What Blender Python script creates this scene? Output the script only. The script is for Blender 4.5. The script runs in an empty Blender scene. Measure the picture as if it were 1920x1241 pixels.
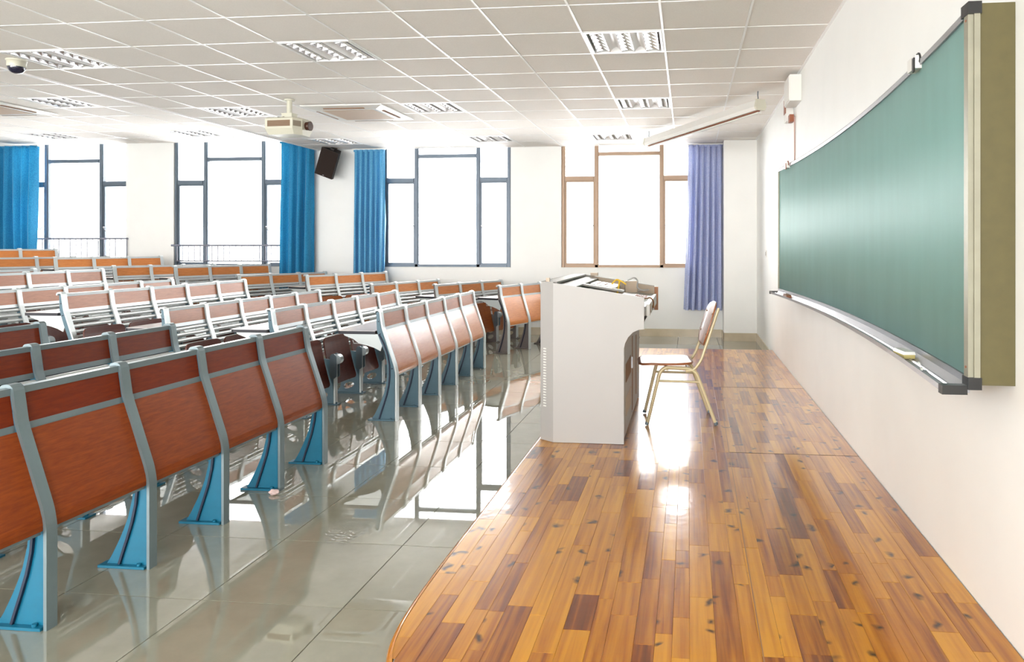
import bpy, bmesh, math, random
from mathutils import Vector, Matrix
random.seed(7)
S = bpy.context.scene
C = S.collection
PI = math.pi
R = math.radians

# ------------------------------------------------------------------ camera, world, lights, exposure
HC = 1.41
YAW = .1079
cam = bpy.data.cameras.new('camera')
camo = bpy.data.objects.new('camera', cam)
C.objects.link(camo)
camo.location = (0, 0, HC)
camo.rotation_euler = (PI/2, 0, YAW)
cam.sensor_width = 36
cam.lens = 1353.0*36/1920
cam.shift_x = (960-1143.6)/1920
cam.shift_y = -(620.5-461.7)/1920
cam.clip_start = .05
cam.clip_end = 200
S.camera = camo

W = bpy.data.worlds.new('sky')
S.world = W
W.use_nodes = True
bg = W.node_tree.nodes['Background']
bg.inputs[0].default_value = (1, .985, .96, 1)
bg.inputs[1].default_value = 5.0
S.view_settings.view_transform = 'Standard'
S.view_settings.look = 'None'
S.view_settings.exposure = 2.05
S.view_settings.gamma = 1
S.view_settings.use_curve_mapping = False
S.cycles.max_bounces = 10
S.cycles.diffuse_bounces = 6
S.cycles.transparent_max_bounces = 12
S.cycles.sample_clamp_indirect = 6
S.cycles.use_denoising = True
S.cycles.caustics_reflective = False
S.cycles.caustics_refractive = False


def portal(x, y, z, w, h, ry):
    l = bpy.data.lights.new('window_daylight', 'AREA')
    l.shape = 'RECTANGLE'
    l.size = w
    l.size_y = h
    l.cycles.is_portal = True
    o = bpy.data.objects.new('window_daylight', l)
    C.objects.link(o)
    o.location = (x, y, z)
    o.rotation_euler = (R(90), 0, ry)      # -Z of the lamp looks along +Y / -Y
    return o


WINX = [-11.56, -8.62, -4.95, -2.0]
for x in WINX:
    portal(x+1.075, 11.62, 2.1, 2.2, 2.1, PI)
FILL_WINX = [-12.0, -8.6, -5.2, -1.78]  # unseen windows behind the camera, added to brighten the room
for x in FILL_WINX:
    portal(x+1.35, -3.22, 1.68, 2.7, 2.66, 0)

# ------------------------------------------------------------------ materials


def nt(name):
    m = bpy.data.materials.new(name)
    m.use_nodes = True
    return m, m.node_tree, m.node_tree.nodes['Principled BSDF']


def mat(name, col, rough=.5, metal=0., spec=.5, noise=0, nscale=40, coat=0, bump=0):
    m, t, b = nt(name)
    b.inputs['Base Color'].default_value = (*col, 1)
    b.inputs['Roughness'].default_value = rough
    b.inputs['Metallic'].default_value = metal
    b.inputs['Specular IOR Level'].default_value = spec
    b.inputs['Coat Weight'].default_value = coat
    b.inputs['Coat Roughness'].default_value = .06
    if noise or bump:
        tc = t.nodes.new('ShaderNodeTexCoord')
        n = t.nodes.new('ShaderNodeTexNoise')
        n.inputs['Scale'].default_value = nscale
        n.inputs['Detail'].default_value = 4
        t.links.new(tc.outputs['Object'], n.inputs['Vector'])
        if noise:
            r = t.nodes.new('ShaderNodeValToRGB')
            r.color_ramp.elements[0].position = .3
            r.color_ramp.elements[1].position = .7
            r.color_ramp.elements[0].color = (*[c*(1-noise) for c in col], 1)
            r.color_ramp.elements[1].color = (*[min(1, c*(1+noise)) for c in col], 1)
            t.links.new(n.outputs['Fac'], r.inputs[0])
            t.links.new(r.outputs[0], b.inputs['Base Color'])
        if bump:
            bp = t.nodes.new('ShaderNodeBump')
            bp.inputs['Strength'].default_value = bump
            bp.inputs['Distance'].default_value = .002
            t.links.new(n.outputs['Fac'], bp.inputs['Height'])
            t.links.new(bp.outputs[0], b.inputs['Normal'])
    return m


def wood(name, c1, c2, rough=.3, axis='Y', scale=2.2, spec=.5, coat=0):
    m, t, b = nt(name)
    tc = t.nodes.new('ShaderNodeTexCoord')
    mp = t.nodes.new('ShaderNodeMapping')
    sc = {'Y': (14, 1.6, 14), 'X': (1.6, 14, 14), 'Z': (14, 14, 1.6)}[axis]
    mp.inputs['Scale'].default_value = [s*scale for s in sc]
    oi = t.nodes.new('ShaderNodeObjectInfo')
    mul = t.nodes.new('ShaderNodeMath')
    mul.operation = 'MULTIPLY'
    mul.inputs[1].default_value = 37
    add = t.nodes.new('ShaderNodeVectorMath')
    t.links.new(oi.outputs['Random'], mul.inputs[0])
    t.links.new(tc.outputs['Object'], add.inputs[0])
    t.links.new(mul.outputs[0], add.inputs[1])
    t.links.new(add.outputs[0], mp.inputs['Vector'])
    n = t.nodes.new('ShaderNodeTexNoise')
    n.inputs['Scale'].default_value = 3
    n.inputs['Detail'].default_value = 8
    n.inputs['Roughness'].default_value = .65
    n.inputs['Distortion'].default_value = .5
    t.links.new(mp.outputs[0], n.inputs['Vector'])
    r = t.nodes.new('ShaderNodeValToRGB')
    r.color_ramp.elements[0].position = .30
    r.color_ramp.elements[1].position = .70
    r.color_ramp.elements[0].color = (*c2, 1)
    r.color_ramp.elements[1].color = (*c1, 1)
    t.links.new(n.outputs['Fac'], r.inputs[0])
    t.links.new(r.outputs[0], b.inputs['Base Color'])
    b.inputs['Roughness'].default_value = rough
    b.inputs['Specular IOR Level'].default_value = spec
    b.inputs['Coat Weight'].default_value = coat
    b.inputs['Coat Roughness'].default_value = .05
    return m


def glass_mat():
    m = bpy.data.materials.new('window_glass')
    m.use_nodes = True
    t = m.node_tree
    t.nodes.remove(t.nodes['Principled BSDF'])
    out = t.nodes['Material Output']
    tr = t.nodes.new('ShaderNodeBsdfTransparent')
    gl = t.nodes.new('ShaderNodeBsdfGlossy')
    gl.inputs['Roughness'].default_value = .01
    fr = t.nodes.new('ShaderNodeFresnel')
    fr.inputs[0].default_value = 1.3
    mx = t.nodes.new('ShaderNodeMixShader')
    t.links.new(fr.outputs[0], mx.inputs[0])
    t.links.new(tr.outputs[0], mx.inputs[1])
    t.links.new(gl.outputs[0], mx.inputs[2])
    t.links.new(mx.outputs[0], out.inputs[0])
    return m


def stave_mat():
    m, t, b = nt('varnished_staves')
    at = t.nodes.new('ShaderNodeAttribute')
    at.attribute_name = 'tone'
    sep = t.nodes.new('ShaderNodeSeparateColor')
    t.links.new(at.outputs['Color'], sep.inputs[0])
    base = t.nodes.new('ShaderNodeValToRGB')
    cr = base.color_ramp
    cr.elements[0].position = 0
    cr.elements[0].color = (.085, .018, .002, 1)
    cr.elements[1].position = 1
    cr.elements[1].color = (.54, .24, .008, 1)
    e = cr.elements.new(.3)
    e.color = (.17, .040, .002, 1)
    e = cr.elements.new(.6)
    e.color = (.36, .125, .003, 1)
    tc = t.nodes.new('ShaderNodeTexCoord')
    off = t.nodes.new('ShaderNodeVectorMath')
    sc3 = t.nodes.new('ShaderNodeVectorMath')
    sc3.operation = 'SCALE'
    sc3.inputs['Scale'].default_value = 23
    t.links.new(at.outputs['Color'], sc3.inputs[0])
    t.links.new(tc.outputs['Object'], off.inputs[0])
    t.links.new(sc3.outputs[0], off.inputs[1])
    mp = t.nodes.new('ShaderNodeMapping')
    mp.inputs['Scale'].default_value = (20, .8, 20)
    t.links.new(off.outputs[0], mp.inputs['Vector'])
    n = t.nodes.new('ShaderNodeTexNoise')
    n.inputs['Scale'].default_value = 2.2
    n.inputs['Detail'].default_value = 7
    n.inputs['Distortion'].default_value = .25
    t.links.new(mp.outputs[0], n.inputs['Vector'])
    # tone + grain
    ma = t.nodes.new('ShaderNodeMath')
    ma.operation = 'MULTIPLY_ADD'
    ma.inputs[1].default_value = 1.25
    t.links.new(n.outputs['Fac'], ma.inputs[0])
    sb = t.nodes.new('ShaderNodeMath')
    sb.operation = 'SUBTRACT'
    sb.inputs[1].default_value = .625
    t.links.new(sep.outputs[0], sb.inputs[0])
    t.links.new(sb.outputs[0], ma.inputs[2])
    t.links.new(ma.outputs[0], base.inputs[0])
    # knots
    mp2 = t.nodes.new('ShaderNodeMapping')
    mp2.inputs['Scale'].default_value = (9, 7, 9)
    t.links.new(off.outputs[0], mp2.inputs['Vector'])
    n2 = t.nodes.new('ShaderNodeTexNoise')
    n2.inputs['Scale'].default_value = 12
    n2.inputs['Detail'].default_value = 2
    t.links.new(off.outputs[0], n2.inputs['Vector'])
    mixv = t.nodes.new('ShaderNodeVectorMath')
    mixv.operation = 'MULTIPLY_ADD'
    mixv.inputs[1].default_value = (.9, .9, .9)
    t.links.new(n2.outputs['Color'], mixv.inputs[0])
    t.links.new(mp2.outputs[0], mixv.inputs[2])
    v = t.nodes.new('ShaderNodeTexVoronoi')
    v.voronoi_dimensions = '2D'
    v.inputs['Scale'].default_value = 1.
    t.links.new(mixv.outputs[0], v.inputs['Vector'])
    kr = t.nodes.new('ShaderNodeValToRGB')
    kr.color_ramp.elements[0].position = .035
    kr.color_ramp.elements[1].position = .20
    kr.color_ramp.elements[0].color = (1, 1, 1, 1)
    kr.color_ramp.elements[1].color = (0, 0, 0, 1)
    t.links.new(v.outputs['Distance'], kr.inputs[0])
    gate = t.nodes.new('ShaderNodeMath')
    gate.operation = 'GREATER_THAN'
    gate.inputs[1].default_value = .70
    sv = t.nodes.new('ShaderNodeSeparateColor')
    t.links.new(v.outputs['Color'], sv.inputs[0])
    t.links.new(sv.outputs[0], gate.inputs[0])
    km = t.nodes.new('ShaderNodeMath')
    km.operation = 'MULTIPLY'
    t.links.new(kr.outputs[0], km.inputs[0])
    t.links.new(gate.outputs[0], km.inputs[1])
    km2 = t.nodes.new('ShaderNodeMath')
    km2.operation = 'MULTIPLY'
    km2.inputs[1].default_value = .95
    t.links.new(km.outputs[0], km2.inputs[0])
    mx = t.nodes.new('ShaderNodeMix')
    mx.data_type = 'RGBA'
    t.links.new(km2.outputs[0], mx.inputs[0])
    t.links.new(base.outputs[0], mx.inputs[6])
    mx.inputs[7].default_value = (.014, .004, .001, 1)
    t.links.new(mx.outputs[2], b.inputs['Base Color'])
    b.inputs['Roughness'].default_value = .28
    b.inputs['Specular IOR Level'].default_value = .2
    b.inputs['Coat Weight'].default_value = .6
    b.inputs['Coat Roughness'].default_value = .11
    nb = t.nodes.new('ShaderNodeTexNoise')
    nb.inputs['Scale'].default_value = 9
    nb.inputs['Detail'].default_value = 3
    t.links.new(tc.outputs['Object'], nb.inputs['Vector'])
    bp = t.nodes.new('ShaderNodeBump')
    bp.inputs['Strength'].default_value = .12
    bp.inputs['Distance'].default_value = .01
    t.links.new(nb.outputs['Fac'], bp.inputs['Height'])
    t.links.new(bp.outputs[0], b.inputs['Coat Normal'])
    t.links.new(bp.outputs[0], b.inputs['Normal'])
    return m


def board_mat():
    m, t, b = nt('green_chalkboard')
    tc = t.nodes.new('ShaderNodeTexCoord')
    mp = t.nodes.new('ShaderNodeMapping')
    mp.inputs['Scale'].default_value = (1, 3.2, .8)
    mp.inputs['Rotation'].default_value = (R(8), 0, 0)
    t.links.new(tc.outputs['Object'], mp.inputs['Vector'])
    n = t.nodes.new('ShaderNodeTexNoise')
    n.inputs['Scale'].default_value = 2.4
    n.inputs['Detail'].default_value = 6
    t.links.new(mp.outputs[0], n.inputs['Vector'])
    r = t.nodes.new('ShaderNodeValToRGB')
    r.color_ramp.elements[0].position = .35
    r.color_ramp.elements[1].position = .8
    r.color_ramp.elements[0].color = (.035, .26, .225, 1)
    r.color_ramp.elements[1].color = (.060, .31, .275, 1)
    t.links.new(n.outputs['Fac'], r.inputs[0])
    t.links.new(r.outputs[0], b.inputs['Base Color'])
    b.inputs['Roughness'].default_value = .66
    b.inputs['IOR'].default_value = 3.2
    return m


def floor_mat():
    m, t, b = nt('polished_porcelain')
    tc = t.nodes.new('ShaderNodeTexCoord')
    n = t.nodes.new('ShaderNodeTexNoise')
    n.inputs['Scale'].default_value = 3
    n.inputs['Detail'].default_value = 8
    n.inputs['Roughness'].default_value = .6
    t.links.new(tc.outputs['Object'], n.inputs['Vector'])
    r = t.nodes.new('ShaderNodeValToRGB')
    r.color_ramp.elements[0].position = .3
    r.color_ramp.elements[1].position = .75
    r.color_ramp.elements[0].color = (.24, .235, .18, 1)
    r.color_ramp.elements[1].color = (.32, .315, .25, 1)
    t.links.new(n.outputs['Fac'], r.inputs[0])
    t.links.new(r.outputs[0], b.inputs['Base Color'])
    b.inputs['Roughness'].default_value = .012
    b.inputs['IOR'].default_value = 2.3
    return m


def curtain_mat(name, c, c2):
    m, t, b = nt(name)
    tc = t.nodes.new('ShaderNodeTexCoord')
    v = t.nodes.new('ShaderNodeTexVoronoi')
    v.inputs['Scale'].default_value = 70
    t.links.new(tc.outputs['Object'], v.inputs['Vector'])
    r = t.nodes.new('ShaderNodeValToRGB')
    r.color_ramp.elements[0].position = .25
    r.color_ramp.elements[1].position = .6
    r.color_ramp.elements[0].color = (*c2, 1)
    r.color_ramp.elements[1].color = (*c, 1)
    t.links.new(v.outputs['Distance'], r.inputs[0])
    t.links.new(r.outputs[0], b.inputs['Base Color'])
    b.inputs['Roughness'].default_value = .75
    b.inputs['Sheen Weight'].default_value = .2
    out = t.nodes['Material Output']
    tl = t.nodes.new('ShaderNodeBsdfTranslucent')
    t.links.new(r.outputs[0], tl.inputs[0])
    mx = t.nodes.new('ShaderNodeMixShader')
    mx.inputs[0].default_value = .1
    t.links.new(b.outputs[0], mx.inputs[1])
    t.links.new(tl.outputs[0], mx.inputs[2])
    t.links.new(mx.outputs[0], out.inputs[0])
    return m


wall_m = mat('wall_paint', (.855, .865, .85), .55, noise=.015, nscale=3)
ceil_m = mat('ceiling_tile_board', (.83, .80, .765), .9, noise=.03, nscale=120, bump=.25)
plain_ceil = mat('plain_ceiling', (.82, .80, .77), .9)
tee_m = mat('ceiling_grid_white', (.88, .88, .88), .3)
floor_m = floor_mat()
grout_m = mat('dark_grout', (.16, .15, .125), .9)
base_m = mat('tan_skirting_tile', (.56, .48, .34), .2, noise=.08, nscale=6)
frame_m = mat('window_frame_grey', (.12, .155, .20), .4, metal=.2)
flare_frame_m = mat('window_frame_flare_tint', (.30, .20, .13), .4, metal=.2)  # warm flare around this window put into the frame colour
glass_m = glass_mat()
rail_m = mat('railing_steel_backlit', (.20, .215, .27), .45)  # white steel, its backlit shade put into a darker colour
out_m = mat('pale_render', (.8, .8, .8), .9)
out_win = mat('far_window_glass', (.35, .45, .55), .2)
flange_m = mat('grey_casting_shaded', (.17, .22, .24), .36, metal=.35, noise=.02, nscale=60)  # shaded copy of the casting, darkened for the near block
web1_m = mat('web_light_tint_blue', (.002, .125, .215), .42, noise=.05, nscale=20)  # one grey-blue web for all blocks; bluish light put into this copy
web2_m = mat('web_light_tint_steel', (.075, .145, .19), .42, noise=.05, nscale=20)  # same web, milder bluish light in its colour
web3_m = mat('web_light_tint_warm', (.17, .145, .14), .42, noise=.05, nscale=20)  # same web, warm light of the far block put into colour
rib_m = mat('rib_shade', (.006, .012, .035), .5)  # shaded side of the rib put into its colour; bolts share it
slat_m = mat('pale_steel_tube', (.62, .66, .67), .3, metal=.35)
hub_m = mat('polished_hinge', (.45, .52, .55), .35, metal=.5)
dark_m = mat('dark_hinge_plate', (.12, .16, .19), .35, metal=.5)
pan1 = wood('cherry_laminate_shaded', (.20, .026, .002), (.12, .012, .001), .42, spec=.25)  # near block copy of the laminate, darkened in colour for shade
pan1b = wood('cherry_laminate_shaded_low', (.27, .055, .006), (.17, .026, .003), .42, spec=.25)  # sloping lower panels of the near block, shade also in the colour
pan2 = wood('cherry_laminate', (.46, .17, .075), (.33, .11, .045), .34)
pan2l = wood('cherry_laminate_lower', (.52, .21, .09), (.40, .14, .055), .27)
pan3 = wood('laminate_warm_lit', (.66, .25, .065), (.50, .16, .035), .32)  # far block copy of the laminate, warm light put into its colour
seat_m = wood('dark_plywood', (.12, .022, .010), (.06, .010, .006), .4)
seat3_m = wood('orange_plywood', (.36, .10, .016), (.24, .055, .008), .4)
desk_m = mat('pale_desk_laminate', (.66, .60, .60), .22)
edge_m = mat('black_desk_edge', (.012, .012, .02), .4)
stave_m = stave_mat()
under_m = mat('platform_underlay', (.05, .022, .008), .8)
nose_m = wood('varnished_nosing', (.56, .24, .03), (.36, .12, .015), .2, coat=.6)
pod_m = mat('podium_white_steel', (.36, .35, .34), .45, noise=.01, nscale=5)
pod_in = mat('podium_inner', (.46, .36, .27), .5)
brown_m = mat('podium_slot_brown', (.20, .085, .03), .6)
wood_side = mat('podium_wood_trim', (.36, .13, .03), .4)
cream_m = mat('cream_tube_steel', (.52, .44, .27), .35, metal=.1)
ply_m = wood('chair_plywood', (.34, .13, .05), (.24, .075, .028), .3, axis='X', coat=.2)
alu_m = mat('aluminium', (.36, .36, .38), .35, metal=.8)
oldalu_m = mat('worn_aluminium', (.27, .26, .20), .45, metal=.4, noise=.08, nscale=12)
black_m = mat('black_plastic', (.012, .012, .012), .35)
olive_m = mat('olive_board_side', (.085, .070, .022), .6, noise=.06, nscale=25)
board_m = board_mat()
white_m = mat('white_plastic', (.74, .74, .71), .35)
cream_pl = mat('cream_plastic', (.58, .57, .47), .4)
grille_m = mat('grille_brown', (.24, .20, .15), .6)
mat_house = mat('lamp_housing', (.30, .27, .24), .5)
refl_m = mat('lamp_reflector', (.62, .62, .64), .22, metal=.85)
reflw_m = mat('lamp_white', (.85, .85, .87), .3)
spk_m = mat('speaker_black', (.014, .008, .006), .6)
red_m = mat('rust_red_plastic', (.28, .08, .03), .5)
yel_m = mat('yellow_cable', (.8, .5, .03), .4)
blk_dome = mat('dome_glass', (.01, .01, .03), .05, spec=.8)
cur_m = curtain_mat('blue_curtain', (.005, .19, .40), (.015, .27, .50))
cur2_m = curtain_mat('blue_curtain_mid', (.08, .34, .60), (.14, .44, .68))
cur3_m = curtain_mat('blue_curtain_flare_tint', (.36, .42, .68), (.50, .54, .76))  # same blue cloth, violet cast of flare and backlight put into colour
tissue_m = mat('pink_tissue', (.8, .6, .58), .9)
chalk_m = mat('chalk', (.85, .85, .82), .9)
era_m = mat('eraser_felt', (.5, .42, .16), .8)

# ------------------------------------------------------------------ mesh helpers


class MB:
    def __init__(s):
        s.v, s.f, s.sm = [], [], []

    def add(s, vs, fs, smooth=False):
        n = len(s.v)
        s.v += [tuple(p) for p in vs]
        s.f += [tuple(i+n for i in f) for f in fs]
        s.sm += [smooth]*len(fs)
        return s

    def box(s, x0, x1, y0, y1, z0, z1):
        vs = [(x, y, z) for x in (x0, x1) for y in (y0, y1) for z in (z0, z1)]
        return s.add(vs, [(0, 1, 3, 2), (4, 6, 7, 5), (0, 4, 5, 1), (2, 3, 7, 6), (0, 2, 6, 4), (1, 5, 7, 3)])

    def prism(s, poly, axis, a, b, smooth=False):
        """poly 2D extruded along axis ('y': poly=(x,z); 'x': (y,z); 'z': (x,y))"""
        def P(p, t):
            return {'y': (p[0], t, p[1]), 'x': (t, p[0], p[1]), 'z': (p[0], p[1], t)}[axis]
        n = len(poly)
        vs = [P(p, a) for p in poly]+[P(p, b) for p in poly]
        s.add(vs, [tuple(range(n-1, -1, -1)), tuple(range(n, 2*n))])
        return s.add(vs, [(i, (i+1) % n, (i+1) % n+n, i+n) for i in range(n)], smooth)

    def ribbon(s, path, th, y0, y1):
        """strip following an x,z path, thickness th to the inside (left of travel)"""
        n = len(path)
        off = []
        for i in range(n):
            a = path[max(0, i-1)]
            b = path[min(n-1, i+1)]
            dx, dz = b[0]-a[0], b[1]-a[1]
            l = math.hypot(dx, dz) or 1
            off.append((path[i][0]+dz/l*th, path[i][1]-dx/l*th))
        for i in range(n-1):
            q = [path[i], path[i+1], off[i+1], off[i]]
            vs = [(p[0], y0, p[1]) for p in q]+[(p[0], y1, p[1]) for p in q]
            fs = [(0, 1, 5, 4), (2, 3, 7, 6), (0, 3, 2, 1), (4, 5, 6, 7)]
            if i == 0:
                fs.append((3, 0, 4, 7))
            if i == n-2:
                fs.append((1, 2, 6, 5))
            s.add(vs, fs)
        return s

    def tube(s, path, r, n=8, caps=True):
        pts = [Vector(p) for p in path]
        rings = []
        up = None
        for i, p in enumerate(pts):
            a = pts[max(0, i-1)]
            b = pts[min(len(pts)-1, i+1)]
            t = (b-a).normalized()
            if up is None:
                up = Vector((0, 0, 1)) if abs(t.z) < .9 else Vector((1, 0, 0))
            side = t.cross(up).normalized()
            up = side.cross(t).normalized()
            rr = r[i] if isinstance(r, (list, tuple)) else r
            rings.append([p+side*rr*math.cos(2*PI*k/n)+up*rr*math.sin(2*PI*k/n) for k in range(n)])
        vs = [v for g in rings for v in g]
        fs = [(i*n+k, i*n+(k+1) % n, (i+1)*n+(k+1) % n, (i+1)*n+k) for i in range(len(rings)-1) for k in range(n)]
        s.add(vs, fs, True)
        if caps:
            s.add(rings[0], [tuple(range(n-1, -1, -1))])
            s.add(rings[-1], [tuple(range(n))])
        return s

    def mesh(s, name, m=None):
        me = bpy.data.meshes.new(name)
        me.from_pydata(s.v, [], s.f)
        me.polygons.foreach_set('use_smooth', s.sm)
        bm = bmesh.new()
        bm.from_mesh(me)
        bmesh.ops.recalc_face_normals(bm, faces=bm.faces)
        bm.to_mesh(me)
        bm.free()
        if m:
            me.materials.append(m)
        return me


def arc(pts, r, n=4):
    """round the corners of a 3D/2D open polyline"""
    P = [Vector(p) for p in pts]
    out = [P[0]]
    for i in range(1, len(P)-1):
        a, b, c = P[i-1], P[i], P[i+1]
        u, w = (a-b), (c-b)
        d = min(r, u.length*.45, w.length*.45)
        p0, p1 = b+u.normalized()*d, b+w.normalized()*d
        for k in range(n+1):
            t = k/n
            out.append((p0*(1-t)**2)+(b*2*t*(1-t))+(p1*t*t))
    out.append(P[-1])
    return [tuple(p) for p in out]


def link(name, me, parent=None, loc=None, rot=None):
    o = bpy.data.objects.new(name, me)
    C.objects.link(o)
    if parent:
        o.parent = parent
    if loc:
        o.location = loc
    if rot:
        o.rotation_euler = rot
    return o


def obj(name, mb, m, parent=None, loc=None, rot=None):
    return link(name, mb.mesh(name, m), parent, loc, rot)


def tag(o, label, cat, group=None):
    o['label'] = label
    o['category'] = cat
    if group:
        o['group'] = group
    return o


def thing(name, label, cat, loc=(0, 0, 0), rot=(0, 0, 0), group=None):
    return tag(link(name, None, None, loc, rot), label, cat, group)


def struct(o):
    o['kind'] = 'structure'
    return o


# ------------------------------------------------------------------ setting
XW = 1.013          # right wall
YB = 11.30          # window wall inner face
CE = 2.99           # low ceiling
CEL = 3.15          # raised ceiling on the left
XS = -6.05          # ceiling step
XL = -13.0
YC = -3.0
PY = 10.87          # pillar face
PLAT = .16

# right wall
w = struct(obj('wall_right', MB().box(XW, XW+.2, YC-.3, YB+.25, 0, 3.4), wall_m))
struct(obj('wall_left', MB().box(XL-.2, XL, YC-.3, YB+.25, 0, 3.4), wall_m))

# window wall with four openings
mb = MB()
xs = [XL]
for x in WINX:
    xs += [x, x+(2.07 if x == WINX[0] else 2.13)]
xs.append(XW)
SILL, HEAD = 1.07, 3.4
for i in range(0, len(xs), 2):
    if xs[i+1] > xs[i]:
        mb.box(xs[i], xs[i+1], YB, YB+.25, 0, 3.4)
for x in WINX:
    mb.box(x, x+2.13, YB, YB+.25, 0, SILL)
wf = struct(obj('wall_far', mb, wall_m))
struct(obj('trim_1', MB().box(.53, XW, PY, YB, 0, CE), wall_m))['label'] = 'white wall pillar in the far right corner'
# , MB().box(-9.07, -8.25, PY, YB, 0, CEL), wall_m))['label'] = 'white wall pillar between the two left windows'

# back wall behind the camera with unseen windows added to brighten the room
mb = MB()
bx = [XL]
for x in FILL_WINX:
    bx += [x, x+2.7]
bx.append(XW)
for i in range(0, len(bx), 2):
    mb.box(bx[i], bx[i+1], YC-.2, YC, 0, 3.4)
for x in FILL_WINX:
    mb.box(x, x+2.7, YC-.2, YC, 0, .35)
    mb.box(x, x+2.7, YC-.2, YC, 3.0, 3.4)
struct(obj('wall_back', mb, wall_m))


def window(idx, x0, y, m, label, flip=False):
    root = struct(link('window_%d' % idx, None, None, (x0, y, 0)))
    root['label'] = label
    F = .06
    x1, xa, xb = 2.13, .56, 1.59
    top = 3.3
    def bar(a, b, z0, z1, nm='frame_bar'):
        obj(nm, MB().box(a, b, -.03, .03, z0, z1).box(a+.012, b-.012, -.045, -.03, z0+.004 if z1-z0 < .1 else z0, z1-.004 if z1-z0 < .1 else z1), m, root)
    bar(0, F, SILL, top, 'jamb')
    bar(x1-F, x1, SILL, top, 'jamb')
    bar(xa-.035, xa+.035, SILL, top, 'mullion')
    bar(xb-.035, xb+.035, SILL, top, 'mullion')
    bar(F, x1-F, SILL, SILL+.05, 'bottom_rail')
    bar(xa+.035, xb-.035, 2.84, 2.90, 'transom')
    bar(F, xa-.035, 2.45, 2.52, 'transom')
    bar(xb+.035, x1-F, 2.45, 2.52, 'transom')
    # opening sashes (thin inner frame) at both sides
    for a, b, hx in ((F, xa-.035, xa-.05), (xb+.035, x1-F, xb+.05)):
        mbs = MB()
        mbs.box(a, a+.022, -.02, .02, SILL+.05, 2.45).box(b-.022, b, -.02, .02, SILL+.05, 2.45)
        mbs.box(a+.022, b-.022, -.02, .02, SILL+.05, SILL+.072).box(a+.022, b-.022, -.02, .02, 2.428, 2.45)
        sh = obj('sash', mbs, m, root)
        d = -1 if hx < 1 else 1
        obj('handle', MB().tube(arc([(hx, -.02, 1.74), (hx, -.06, 1.74), (hx+d*.02, -.065, 1.72), (hx+d*.07, -.065, 1.66)], .01, 2), .007, 6), alu_m, sh)
    for a, b, z0, z1 in ((F, xa-.035, SILL+.05, 2.45), (xa+.035, xb-.035, SILL+.05, 2.84), (xb+.035, x1-F, SILL+.05, 2.45),
                         (F, xa-.035, 2.52, top), (xa+.035, xb-.035, 2.90, top), (xb+.035, x1-F, 2.52, top)):
        obj('pane', MB().box(a, b, .004, .008, z0, z1), glass_m, root)
    obj('window_sill', MB().box(.0, x1, -.075, -.045, SILL-.006, SILL+.006), white_m, root)
    return root


YWF = YB+.055
window(1, WINX[0], YWF, frame_m, 'leftmost window with grey frame beside the first blue curtain')
window(2, WINX[1], YWF, frame_m, 'grey framed window with railing, between the broad white pier and second curtain')
window(3, WINX[2], YWF, frame_m, 'grey framed window with the curtain on its left side')
window(4, WINX[3], YWF, flare_frame_m, 'window with flare-tinted frame and the curtain on its right side')
for i, x in enumerate(FILL_WINX):  # frames and panes of the added brightening windows
    root = struct(link('window_%d' % (5+i), None, None, (x, YC-.1, 0)))
    for a in (0, 1.32, 2.64):
        obj('mullion', MB().box(a, a+.06, -.03, .03, .35, 3.0), frame_m, root)
    for z in (.35, 2.3, 2.94):
        obj('transom', MB().box(.06, 1.32, -.03, .03, z, z+.06).box(1.38, 2.64, -.03, .03, z, z+.06), frame_m, root)
    obj('pane', MB().box(.06, 2.64, -.002, .002, .41, 2.94), glass_m, root)


def railing(x0, x1, zt, zb, y, label):
    t = thing('window_railing', label, 'railing', (0, 0, 0))
    obj('top_rail', MB().tube([(x0, y, zt), (x1, y, zt)], .017, 10), rail_m, t)
    obj('bottom_rail', MB().tube([(x0+.08, y, zb), (x1, y, zb)], .011, 8), rail_m, t)
    n = int((x1-x0)/.105)
    me = MB().tube([(0, 0, zb), (0, 0, zt)], .0075, 6).mesh('baluster', rail_m)
    for k in range(n):
        link('baluster', me, t, (x0+.1+k*.105, y, 0))


railing(-11.55, -9.44, 1.54, 1.12, 11.275, 'white steel safety railing across the leftmost window')
railing(-8.64, -6.50, 1.425, 1.165, 11.275, 'white steel safety railing across the window right of the pillar')

# ceiling ---------------------------------------------------------------
ceil = struct(link('ceiling', None))
X0 = .416
Y0 = 5.284
tile_me = {}


def tile_mesh(w, d):
    k = (round(w, 3), round(d, 3))
    if k not in tile_me:
        g = .0055
        b = .004
        me = MB()
        # slightly bevelled mineral board
        vs = [(g, g, .012), (w-g, g, .012), (w-g, d-g, .012), (g, d-g, .012), (g+b, g+b, .004), (w-g-b, g+b, .004), (w-g-b, d-g-b, .004), (g+b, d-g-b, .004),
              (g, g, .02), (w-g, g, .02), (w-g, d-g, .02), (g, d-g, .02)]
        me.add(vs, [(4, 5, 6, 7), (0, 1, 5, 4), (1, 2, 6, 5), (2, 3, 7, 6), (3, 0, 4, 7), (0, 8, 9, 1), (1, 9, 10, 2), (2, 10, 11, 3), (3, 11, 8, 0)])
        tile_me[k] = me.mesh('ceiling_tile', ceil_m)
    return tile_me[k]


lamps = [(1, 0, 0), (1, 4, 0), (2, 8, 0), (5, 0, 0), (5, 4, 0), (5, 8, 0), (9, 0, 0), (9, 4, 0), (9, 8, 0),
         (2, 4, 1), (2, 8, 1), (6, 8, 1)]
lampset = set(lamps)
ntile = 0


def in_ac(x, y):
    return (-4.32 < x < -3.34 and 7.66 < y < 8.62)


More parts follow.
